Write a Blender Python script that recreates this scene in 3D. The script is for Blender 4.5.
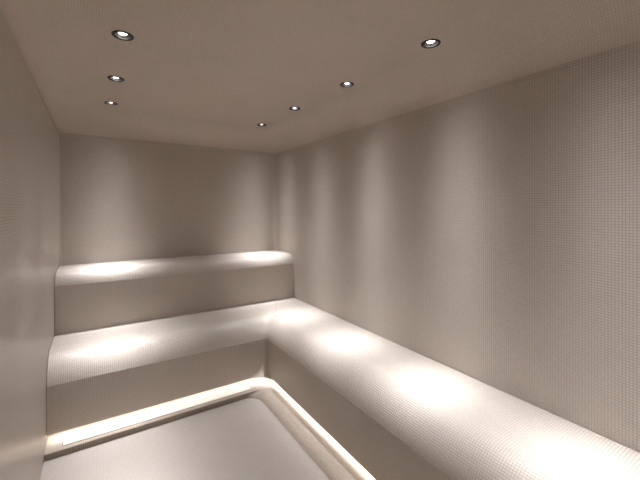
import bpy, bmesh, math
from mathutils import Vector

for o in list(bpy.data.objects):
    bpy.data.objects.remove(o, do_unlink=True)
SC = bpy.context.scene
COL = SC.collection
S = 1.4            # metres per plan unit
EYE = 1.06 * S     # eye height above the floor

def W(x, y, h):
    """plan unit (x to the right wall, y to the back wall, h below the eye) -> metres"""
    return Vector((x * S, y * S, EYE - h * S))

# ------------------------------------------------------------------ camera
cd = bpy.data.cameras.new('camera'); cam = bpy.data.objects.new('camera', cd); COL.objects.link(cam)
cam.location = W(0, 0, 0)
YAW = math.radians(32.99)
cam.rotation_euler = (math.pi / 2, 0, -YAW)
cd.sensor_width = 36; cd.lens = 344.3 / 640 * 36
cd.shift_y = -(240 - 208.9) / 640
cd.clip_start = 0.02
SC.camera = cam

# ------------------------------------------------------------------ world, exposure
w = bpy.data.worlds.new('world'); SC.world = w; w.use_nodes = True
w.node_tree.nodes['Background'].inputs[0].default_value = (0.9, 0.85, 0.8, 1)
w.node_tree.nodes['Background'].inputs[1].default_value = 0.0
SC.view_settings.view_transform = 'Standard'; SC.view_settings.look = 'None'
SC.view_settings.gamma = 1; SC.view_settings.use_curve_mapping = False
SC.view_settings.exposure = 0.45
# beam of every downlight, like its photometric curve: sum of (watts, width in degrees) bells
BEAM = [(160.0, 7.0), (160.0, 12.0), (25.0, 21.5)]
LED_STRENGTH = 15.5
SC.cycles.max_bounces = 14; SC.cycles.diffuse_bounces = 10; SC.cycles.glossy_bounces = 4
SC.cycles.sample_clamp_indirect = 4.0

# plan lines -------------------------------------------------------
XL, XR, YB, YF = -0.1865, 1.248, 2.5955, -0.55
H_FLOOR, H_LED, H_LIP, H_BENCH = 1.06, 1.0, 0.783, 0.667
H_SLIP, H_SHELF = 0.4104, 0.340
H_SPRING, H_CEIL = 0.0 - 0.462, 0.0 - 0.628
XS, YS_R, Y_SHELF = 0.866, 1.929, 2.2888      # bench riser on the right, at the back; raised bench riser

# ------------------------------------------------------------------ materials
def lin(r, g, b):
    f = lambda c: (c / 255 / 12.92) if c / 255 <= 0.04045 else ((c / 255 + 0.055) / 1.055) ** 2.4
    return (f(r), f(g), f(b), 1)

def mosaic(name, tile, grout, size=0.0112, rough=0.34, bump=1.0, mortar=0.13):
    m = bpy.data.materials.new(name); m.use_nodes = True
    nt = m.node_tree; N = nt.nodes; L = nt.links
    b = N['Principled BSDF']
    uv = N.new('ShaderNodeUVMap'); uv.uv_map = 'metres'
    br = N.new('ShaderNodeTexBrick'); br.offset = 0.0; br.squash = 1.0
    br.inputs['Scale'].default_value = 1.0
    br.inputs['Brick Width'].default_value = size; br.inputs['Row Height'].default_value = size
    br.inputs['Mortar Size'].default_value = size * mortar; br.inputs['Mortar Smooth'].default_value = 0.6
    t2 = tuple(c * 0.93 for c in tile[:3]) + (1,)
    br.inputs['Color1'].default_value = tile; br.inputs['Color2'].default_value = t2
    br.inputs['Mortar'].default_value = grout
    L.new(uv.outputs[0], br.inputs['Vector'])
    nz = N.new('ShaderNodeTexNoise'); nz.inputs['Scale'].default_value = 3.0
    L.new(uv.outputs[0], nz.inputs['Vector'])
    mx = N.new('ShaderNodeMix'); mx.data_type = 'RGBA'; mx.blend_type = 'MULTIPLY'
    ra = N.new('ShaderNodeMapRange'); ra.inputs['To Min'].default_value = 0.95; ra.inputs['To Max'].default_value = 1.04
    L.new(nz.outputs[0], ra.inputs['Value'])
    mx.inputs[0].default_value = 1.0
    L.new(br.outputs['Color'], mx.inputs[6]); L.new(ra.outputs[0], mx.inputs[7])
    L.new(mx.outputs[2], b.inputs['Base Color'])
    iv = N.new('ShaderNodeMath'); iv.operation = 'SUBTRACT'; iv.inputs[0].default_value = 1.0
    L.new(br.outputs['Fac'], iv.inputs[1])
    bp = N.new('ShaderNodeBump'); bp.inputs['Strength'].default_value = bump; bp.inputs['Distance'].default_value = 0.0015
    L.new(iv.outputs[0], bp.inputs['Height']); L.new(bp.outputs[0], b.inputs['Normal'])
    b.inputs['Roughness'].default_value = rough
    b.inputs['Specular IOR Level'].default_value = 0.4
    return m

def plain(name, col, rough=0.4, metal=0.0, emit=None, strength=0.0):
    m = bpy.data.materials.new(name); m.use_nodes = True
    nt = m.node_tree; b = nt.nodes['Principled BSDF']
    nz = nt.nodes.new('ShaderNodeTexNoise'); nz.inputs['Scale'].default_value = 60
    ra = nt.nodes.new('ShaderNodeMapRange'); ra.inputs['To Min'].default_value = rough * 0.9; ra.inputs['To Max'].default_value = rough * 1.1
    nt.links.new(nz.outputs[0], ra.inputs['Value']); nt.links.new(ra.outputs[0], b.inputs['Roughness'])
    b.inputs['Base Color'].default_value = col; b.inputs['Metallic'].default_value = metal
    if emit:
        b.inputs['Emission Color'].default_value = emit; b.inputs['Emission Strength'].default_value = strength
    return m

TILE = lin(203, 193, 182); GROUT = lin(172, 162, 152)
M_WALL = mosaic('beige_mosaic', TILE, GROUT)
M_CEIL = mosaic('ceiling_mosaic', lin(214, 204, 193), lin(196, 185, 174), rough=0.55, bump=0.5)
M_BENCH = mosaic('bench_mosaic', TILE, GROUT)
M_KERB = mosaic('kerb_mosaic', lin(172, 158, 144), lin(140, 127, 114))
M_FLOOR = mosaic('floor_mosaic', lin(168, 159, 151), lin(152, 143, 135), rough=0.4, bump=0.12)
M_RING = plain('dark_metal', (0.012, 0.012, 0.014, 1), 0.35, 0.0)
M_CUP = plain('polished_reflector', (0.55, 0.55, 0.58, 1), 0.22, 1.0)
M_LENS = plain('lit_lens', (0.9, 0.9, 0.9, 1), 0.2, 0, (1.0, 0.97, 0.95, 1), 9.0)
M_DIFF = plain('lit_diffuser', (0.9, 0.88, 0.85, 1), 0.4, 0, (1.0, 0.97, 0.93, 1), LED_STRENGTH)
M_ALU = plain('aluminium_channel', (0.6, 0.58, 0.56, 1), 0.35, 0.9)
M_JOINT = plain('dark_joint', lin(120, 108, 98), 0.7)
M_COVER = plain('pale_cover', lin(215, 202, 190), 0.45)

# ------------------------------------------------------------------ helpers
class MB:
    def __init__(self): self.bm = bmesh.new(); self.uv = self.bm.loops.layers.uv.new('metres'); self.cache = {}
    def v(self, p):
        k = (round(p[0], 5), round(p[1], 5), round(p[2], 5))
        if k not in self.cache: self.cache[k] = self.bm.verts.new(p)
        return self.cache[k]
    def face(self, pts, uvs=None, smooth=False):
        vs = [self.v(p) for p in pts]
        keep = [i for i in range(len(vs)) if vs[i] is not vs[i - 1]]
        if len(set(vs[i] for i in keep)) < 3: return
        try: f = self.bm.faces.new([vs[i] for i in keep])
        except ValueError: return
        f.smooth = smooth
        for lp, i in zip(f.loops, keep):
            if uvs: lp[self.uv].uv = uvs[i]
            else: lp[self.uv].uv = (pts[i][0] + pts[i][2] * 0.37, pts[i][1] + pts[i][2])
        return f
    def box(self, lo, hi):
        x0, y0, z0 = lo; x1, y1, z1 = hi
        def q(pts, ax):
            uvs = [((p[1], p[2]) if ax == 0 else (p[0], p[2]) if ax == 1 else (p[0], p[1])) for p in pts]
            self.face(pts, uvs)
        q([(x0, y0, z0), (x0, y0, z1), (x0, y1, z1), (x0, y1, z0)], 0)
        q([(x1, y0, z0), (x1, y1, z0), (x1, y1, z1), (x1, y0, z1)], 0)
        q([(x0, y0, z0), (x1, y0, z0), (x1, y0, z1), (x0, y0, z1)], 1)
        q([(x0, y1, z0), (x0, y1, z1), (x1, y1, z1), (x1, y1, z0)], 1)
        q([(x0, y0, z0), (x0, y1, z0), (x1, y1, z0), (x1, y0, z0)], 2)
        q([(x0, y0, z1), (x1, y0, z1), (x1, y1, z1), (x0, y1, z1)], 2)
    def build(self, name, mat, parent=None, recalc=True):
        if recalc: bmesh.ops.recalc_face_normals(self.bm, faces=self.bm.faces)
        me = bpy.data.meshes.new(name); self.bm.to_mesh(me); self.bm.free()
        if recalc: me.set_sharp_from_angle(angle=math.radians(40))
        for m in (mat if isinstance(mat, list) else [mat]): me.materials.append(m)
        o = bpy.data.objects.new(name, me); COL.objects.link(o)
        if parent:
            o.parent = parent; o.matrix_parent_inverse = parent.matrix_basis.inverted()
        return o

def tag(o, label=None, cat=None, group=None, kind=None):
    for k, v in (('label', label), ('category', cat), ('group', group), ('kind', kind)):
        if v: o[k] = v
    return o

def empty(name, p):
    o = bpy.data.objects.new(name, None); COL.objects.link(o); o.location = p; o.empty_display_size = 0.1
    return o

def dense(a, b, n): return [a + (b - a) * i / n for i in range(n + 1)]

def path_row(X, Y, r, h, x0=XL, y0=YF, n=8, na=12):
    """points along an L: left to right at depth Y, round the corner, then towards the front at X"""
    pts = []; K = XS + YS_R
    for x in dense(x0, X - r, n): pts.append((x, Y, h, x))
    for i in range(1, na):
        a = math.pi / 2 * (1 - i / na)
        px, py = X - r + r * math.cos(a), Y - r + r * math.sin(a)
        pts.append((px, py, h, px if i <= na / 2 else K - py))
    for y in dense(Y - r, y0, n): pts.append((X, y, h, K - y))
    return pts

def loft_L(mb, rows, smooth=True, x0=XL, y0=YF, cap=None):
    """rows of (X, Y, r, h); skins them; v runs along the profile. cap: closes the two ends"""
    P = [path_row(*r, x0=x0, y0=y0) for r in rows]
    vs = [0.0]
    for a, b in zip(rows, rows[1:]):
        vs.append(vs[-1] + math.hypot(max(abs(b[0] - a[0]), abs(b[1] - a[1])), b[3] - a[3]) * S)
    for k in range(len(rows) - 1):
        for i in range(len(P[k]) - 1):
            q = [P[k][i], P[k][i + 1], P[k + 1][i + 1], P[k + 1][i]]
            uv = [(q[0][3] * S, vs[k]), (q[1][3] * S, vs[k]), (q[2][3] * S, vs[k + 1]), (q[3][3] * S, vs[k + 1])]
            mb.face([W(*p[:3]) for p in q], uv, smooth)
    if cap:
        for e in (0, -1):
            mb.face([W(*P[k][e][:3]) for k in range(len(rows))])
    return P

# ------------------------------------------------------------------ setting: walls, floor, ceiling
T = 0.08
def slab(name, lo, hi, mat):
    mb = MB(); a, b = W(*lo), W(*hi)
    mb.box((min(a.x, b.x), min(a.y, b.y), min(a.z, b.z)), (max(a.x, b.x), max(a.y, b.y), max(a.z, b.z)))
    return tag(mb.build(name, mat), kind='structure')
slab('floor', (XL - T, YF - T, H_FLOOR), (XR + T, YB + T, H_FLOOR + T), M_FLOOR)
slab('wall_left', (XL - T, YF - T, H_FLOOR), (XL, YB + T, H_SPRING + 0.02), M_WALL)
slab('wall_right', (XR, YF - T, H_FLOOR), (XR + T, YB + T, H_SPRING + 0.02), M_WALL)
slab('wall_front', (XL, YF - T, H_FLOOR), (XR, YF, H_SPRING + 0.02), M_WALL)

slab('wall_back', (XL, YB, H_FLOOR), (XR, YB + T, H_SPRING + 0.02), M_WALL)
# small rounded fillets in the two back corners, standing on the raised bench
def fillet(name, xc, sx, FR):
    mb = MB(); pr = []
    for i in range(9):
        a = math.pi / 2 * i / 8
        pr.append((xc + sx * FR * (1 - math.cos(a)), YB - FR + FR * math.sin(a)))
    h0, h1 = H_SHELF - 0.001, H_SPRING + 0.02
    for i in range(8):
        a, b = pr[i], pr[i + 1]; u0, u1 = FR * 1.571 * i / 8 * S, FR * 1.571 * (i + 1) / 8 * S
        q = [W(*a, h0), W(*b, h0), W(*b, h1), W(*a, h1)]
        mb.face(q, [(u0, q[0].z), (u1, q[1].z), (u1, q[2].z), (u0, q[3].z)], True)
    c = (xc, YB)
    for h in (h0, h1): mb.face([W(x, y, h) for x, y in pr + [c]])
    for a, b in ((pr[0], c), (c, pr[-1])): mb.face([W(*a, h0), W(*b, h0), W(*b, h1), W(*a, h1)])
    tag(mb.build(name, M_WALL), kind='structure')
fillet('trim_1', XL, 1, 0.012); fillet('trim_2', XR, -1, 0.03)

# ceiling: flat field with a deep rounded cove down to every wall, holes for the lamps
RIGHT_Y = [-0.16, 0.352, 0.867, 1.383, 1.893, 2.392]
LEFT_Y = [-0.04, 0.45, 0.94, 1.434, 1.926, 2.391]
XLAMP_L, XLAMP_R = 0.078, 1.05
HOLE, CELL = 0.030, 0.05
LAMP_X = {2.392: 1.034, 1.893: 1.040, 1.383: 1.060, 0.867: 1.064, 1.434: 0.080, 1.926: 0.079, 2.391: 0.072}
mb = MB()
CR, CV = 0.15, H_SPRING - H_CEIL
NC = 28
def loop_rect(k):
    if k < 0: return XL, XR, YF, YB, H_SPRING + 0.02
    a = math.pi / 2 * k / NC
    d = CR * (1 - math.cos(a)); h = H_SPRING - CV * math.sin(a)
    return XL + d, XR - d, YF + d, YB - d, h
for k in range(-1, NC):
    x0, x1, y0, y1, h = loop_rect(k); X0, X1, Y0, Y1, Hh = loop_rect(k + 1)
    v0 = CR * math.pi / 2 * k / NC * S if k >= 0 else -0.02 * S; v1 = CR * math.pi / 2 * (k + 1) / NC * S
    for (a, b, c, d, ax) in (((x0, y1), (x1, y1), (X1, Y1), (X0, Y1), 0), ((x1, y1), (x1, y0), (X1, Y0), (X1, Y1), 1),
                             ((x1, y0), (x0, y0), (X0, Y0), (X1, Y0), 0), ((x0, y0), (x0, y1), (X0, Y1), (X0, Y0), 1)):
        fc = mb.face([W(*a, h), W(*b, h), W(*c, Hh), W(*d, Hh)],
                [(a[ax] * S, v0), (b[ax] * S, v0), (c[ax] * S, v1), (d[ax] * S, v1)], True)
        fc.material_index = 1 if k < 0 else 0
cx0, cx1, cy0, cy1, _ = loop_rect(NC)
def cq(xa, xb, ya, yb):
    p = [(xa, ya), (xb, ya), (xb, yb), (xa, yb)]
    mb.face([W(*q, H_CEIL) for q in p], [(q[0] * S, q[1] * S) for q in p])
xb = [cx0, XLAMP_L - CELL, XLAMP_L + CELL, XLAMP_R - CELL, min(XLAMP_R + CELL, cx1), cx1]
cq(xb[0], xb[1], cy0, cy1); cq(xb[2], xb[3], cy0, cy1)
if xb[5] > xb[4] + 1e-4: cq(xb[4], xb[5], cy0, cy1)
for XC, YS in ((XLAMP_L, LEFT_Y), (XLAMP_R, RIGHT_Y)):
    xa, xc = XC - CELL, min(XC + CELL, cx1)
    prev = cy0
    for yc in YS:
        ya, yb = yc - CELL, min(yc + CELL, cy1)
        cq(xa, xc, prev, ya); prev = yb
        n = 32
        def onsq(t):
            c, s = math.cos(t), math.sin(t); m = max(abs(c), abs(s))
            x, y = XC + CELL * c / m, yc + CELL * s / m
            return (min(x, xc), min(y, yb))
        for i in range(n):
            t0, t1 = 2 * math.pi * i / n, 2 * math.pi * (i + 1) / n
            xh = LAMP_X.get(yc, XC)
            p = [(xh + HOLE * math.cos(t0), yc + HOLE * math.sin(t0)), onsq(t0), onsq(t1), (xh + HOLE * math.cos(t1), yc + HOLE * math.sin(t1))]
            mb.face([W(*q, H_CEIL) for q in p], [(q[0] * S, q[1] * S) for q in p])
    cq(xa, xc, prev, cy1)
MID = W((XL + XR) / 2, 1.0, 0.3)
mb.bm.normal_update()
bmesh.ops.reverse_faces(mb.bm, faces=[f for f in mb.bm.faces if f.normal.dot(MID - f.calc_center_median()) < 0])
mb.bm.normal_update()
co = mb.build('ceiling', [M_CEIL, M_WALL], recalc=False); tag(co, kind='structure')
so = co.modifiers.new('shell', 'SOLIDIFY'); so.thickness = 0.02; so.offset = -1.0; so.use_rim = False

# ------------------------------------------------------------------ L-shaped bench along the back and right walls
bench = empty('mosaic_bench', W((XL + XR) / 2, YS_R, H_FLOOR))
tag(bench, 'long low L-shaped beige mosaic bench running along the back and right walls', 'bench')
BN = H_LIP - H_BENCH
E = 0.0015          # a hair of joint to the walls
BK = 0.055          # depth of the light slot under the riser
rows = [(XS + BK, YS_R + BK, 0.115, H_LED), (XS, YS_R, 0.12, H_LED), (XS, YS_R, 0.11, H_LED - 0.004)]
rows += [(XS, YS_R, 0.02 + 0.09 * (1 - t) ** 5, H_LED + (H_LIP - H_LED) * t) for t in (0.06, 0.13, 0.2, 0.3, 0.45, 0.7, 1.0)]
rows += [(XS + BK, YS_R + BK, 0.05, H_LIP), rows[0]]
mb = MB(); loft_L(mb, rows, x0=XL + E, y0=YF + E, cap=True); mb.build('riser', M_BENCH, bench)
A0 = math.radians(9)   # the lip breaks over a visible edge
rows = [(XR - E, YB - E, 0.02, H_LIP)]
for i in range(11):
    a = A0 + (math.pi / 2 - A0) * i / 10
    d = 0.115 * (math.cos(A0) - math.cos(a)) / math.cos(A0)
    rows.append((XS + d, YS_R + d, 0.02 + d * 0.6, H_LIP - BN * (math.sin(a) - math.sin(A0)) / (1 - math.sin(A0))))
rows += [(XS + BN + 0.02, YS_R + BN + 0.02, 0.02 + BN * 0.6, H_BENCH), (XR - E, YB - E, 0.02, H_BENCH), rows[0]]
mb = MB(); loft_L(mb, rows, x0=XL + E, y0=YF + E, cap=True); mb.build('seat', M_BENCH, bench)
# recessed base under the riser, behind the light slot
rows = [(XS + BK, YS_R + BK, 0.115, H_FLOOR), (XS + BK, YS_R + BK, 0.115, H_LED), (XR - E, YB - E, 0.02, H_LED), (XR - E, YB - E, 0.02, H_FLOOR)]
rows += [rows[0]]
mb = MB(); loft_L(mb, rows, x0=XL + E, y0=YF + E, cap=True); mb.build('base', M_BENCH, bench)

# ------------------------------------------------------------------ raised bench (second tier) against the back wall
tier = empty('raised_bench', W((XL + XR) / 2, Y_SHELF, H_BENCH))
tag(tier, 'raised beige mosaic upper bench across the back wall, standing on the lower bench', 'bench')
SN = H_SLIP - H_SHELF
def straight(mb, prof, x0=XL, x1=XR, n=10):
    v = 0
    xs = dense(x0, x1, n)
    for (ya, ha), (yb, hb) in zip(prof, prof[1:]):
        dv = math.hypot(yb - ya, hb - ha) * S
        for a, b in zip(xs, xs[1:]):
            mb.face([W(a, ya, ha), W(b, ya, ha), W(b, yb, hb), W(a, yb, hb)], [(a * S, v), (b * S, v), (b * S, v + dv), (a * S, v + dv)], True)
        v += dv
    for x in (x0, x1): mb.face([W(x, y, h) for y, h in prof[:-1]])
mb = MB(); straight(mb, [(Y_SHELF, H_BENCH), (Y_SHELF, 0.55), (Y_SHELF, H_SLIP), (YB - E, H_SLIP), (YB - E, H_BENCH), (Y_SHELF, H_BENCH)], XL + E, XR - E); mb.build('riser', M_BENCH, tier)
prof = [(YB - E, H_SLIP)]
for i in range(11):
    a = A0 + (math.pi / 2 - A0) * i / 10
    prof.append((Y_SHELF + SN * (math.cos(A0) - math.cos(a)) / math.cos(A0), H_SLIP - SN * (math.sin(a) - math.sin(A0)) / (1 - math.sin(A0))))
prof += [(Y_SHELF + SN + 0.02, H_SHELF), (YB - E, H_SHELF), prof[0]]
mb = MB(); straight(mb, prof, XL + E, XR - E); mb.build('seat', M_BENCH, tier)

# ------------------------------------------------------------------ low kerb round the floor, below the light slot
H_K = 1.030
kerb = empty('floor_kerb', W(XS, YS_R, H_FLOOR))
tag(kerb, 'low rounded mosaic kerb edging the floor, lit white along its top', 'kerb')
rows = [(0.766, 1.842, 0.09, H_FLOOR), (0.771, 1.8405, 0.09, 1.055), (0.779, 1.839, 0.088, 1.0505), (0.795, 1.838, 0.086, 1.045), (0.825, 1.837, 0.082, 1.0373), (0.848, 1.837, 0.079, 1.032), (0.858, 1.840, 0.08, H_K + 0.0005), (0.866, 1.847, 0.082, H_K),
        (XS + BK - 0.001, YS_R + BK - 0.001, 0.115, H_K), (XS + BK - 0.001, YS_R + BK - 0.001, 0.115, H_FLOOR)]
rows.append(rows[0])
mb = MB(); loft_L(mb, rows, x0=XL + E, y0=YF + E, cap=True); mb.build('edging', M_KERB, kerb)
# slim cover strip set in the kerb top
mb = MB()
y0, y1, xs0, xs1 = 1.8615, 1.903, -0.125, XS - 0.12
a, b = W(xs0, y0, H_K), W(xs1, y1, H_K)
mb.box((a.x, a.y, a.z - 0.001), (b.x, b.y, a.z + 0.0012)); fr = mb.build('joint_frame', M_JOINT, kerb)
mb = MB(); g = 0.004
mb.box((a.x + g, a.y + g, a.z), (b.x - g, b.y - g, a.z + 0.0022)); c = mb.build('cover_strip', M_COVER, kerb)
c['label'] = 'plain slim cover strip let into the kerb top'

# ------------------------------------------------------------------ LED strip under the riser
led = empty('led_strip', W(XS, YS_R, H_LED))
tag(led, 'warm white LED strip glowing in the slot under the L-shaped bench', 'light strip')
def ring_rows(d0, d1, h0, h1):
    r = lambda d: 0.12 - d * 0.1
    return [(XS + d0, YS_R + d0, r(d0), h0), (XS + d1, YS_R + d1, r(d1), h0), (XS + d1, YS_R + d1, r(d1), h1), (XS + d0, YS_R + d0, r(d0), h1), (XS + d0, YS_R + d0, r(d0), h0)]
mb = MB(); loft_L(mb, ring_rows(0.012, 0.030, H_LED + 0.0004, H_LED + 0.004), False, x0=XL + 0.004, y0=YF + 0.004, cap=True); mb.build('channel', M_ALU, led)
mb = MB(); loft_L(mb, ring_rows(0.014, 0.028, H_LED + 0.004, H_LED + 0.0065), False, x0=XL + 0.006, y0=YF + 0.006, cap=True); mb.build('diffuser', M_DIFF, led)

# ------------------------------------------------------------------ downlights
def lathe(prof, n=40):
    mb = MB()
    for (ra, za), (rb, zb) in zip(prof, prof[1:]):
        for i in range(n):
            t0, t1 = 2 * math.pi * i / n, 2 * math.pi * (i + 1) / n
            mb.face([(ra * math.cos(t0), ra * math.sin(t0), za), (ra * math.cos(t1), ra * math.sin(t1), za),
                     (rb * math.cos(t1), rb * math.sin(t1), zb), (rb * math.cos(t0), rb * math.sin(t0), zb)], None, True)
    return mb

def make_downlight():
    root = empty('downlight', (0, 0, 0))
    R = 0.050
    lathe([(R, 0.0), (R, -0.003), (R - 0.002, -0.005), (0.040, -0.005), (0.036, -0.003), (0.036, 0.004), (0.041, 0.004), (0.041, 0.0), (R, 0.0)]).build('trim_ring', M_RING, root)
    lathe([(0.036, 0.002), (0.033, 0.007), (0.028, 0.012), (0.0235, 0.015)]).build('reflector', M_CUP, root)
    lathe([(0.0, 0.003), (0.010, 0.0045), (0.018, 0.009), (0.0235, 0.015), (0.0235, 0.019), (0.0, 0.019)]).build('lens', M_LENS, root)
    l = bpy.data.lights.new('beam', 'SPOT'); l.energy = 1.0; l.spot_size = math.radians(150); l.spot_blend = 0.15
    l.shadow_soft_size = 0.006; l.color = (0.95, 0.955, 1.0); l.use_nodes = True
    nt = l.node_tree; N = nt.nodes; L = nt.links; em = N['Emission']
    tc = N.new('ShaderNodeTexCoord'); sx = N.new('ShaderNodeSeparateXYZ'); L.new(tc.outputs['Normal'], sx.inputs[0])
    def mth(op, a, b=None):
        m = N.new('ShaderNodeMath'); m.operation = op
        for k, v in enumerate((a, b)):
            if v is None: continue
            if isinstance(v, (int, float)): m.inputs[k].default_value = v
            else: L.new(v, m.inputs[k])
        return m.outputs[0]
    th = mth('ARCCOSINE', mth('MINIMUM', mth('ABSOLUTE', sx.outputs[2]), 0.999999))
    tot = None
    for wt, wd in BEAM:
        q = mth('DIVIDE', th, math.radians(wd)); g = mth('MULTIPLY', mth('EXPONENT', mth('MULTIPLY', mth('MULTIPLY', q, q), -1.0)), wt)
        tot = g if tot is None else mth('ADD', tot, g)
    L.new(tot, em.inputs['Strength'])
    o = bpy.data.objects.new('beam', l); COL.objects.link(o); o.parent = root; o.location = (0, 0, -0.007)
    return root

def copy_tree(o, parent=None):
    c = o.copy(); COL.objects.link(c)
    if parent: c.parent = parent
    for ch in list(o.children): copy_tree(ch, c)
    return c

proto = make_downlight(); first = True
def place(x, y, label):
    global first
    o = proto if first else copy_tree(proto)
    first = False
    o.location = W(x, y, H_CEIL)
    tag(o, label, 'ceiling light', 'recessed downlights in the ceiling')
ln = {1.434: 'round recessed downlight in the left row, nearest and largest of its three',
      1.926: 'round recessed downlight in the left row, between the nearest and farthest ones',
      2.391: 'dim round recessed downlight in the left row, farthest, near the back left corner'}
rn = {0.867: 'round recessed downlight in the right row, nearest and brightest of its four',
      1.383: 'round recessed downlight in the right row, second from the nearest',
      1.893: 'small round recessed downlight in the right row, third from the nearest',
      2.392: 'tiny dark recessed downlight in the right row, farthest, near the back right corner'}
for y in LEFT_Y[::-1]: place(LAMP_X.get(y, XLAMP_L), y, ln.get(y, 'recessed downlight of the left row, in the ceiling nearer than the photograph shows'))
for y in RIGHT_Y[::-1]: place(LAMP_X.get(y, XLAMP_R), y, rn.get(y, 'recessed downlight of the right row, in the ceiling nearer than the photograph shows'))
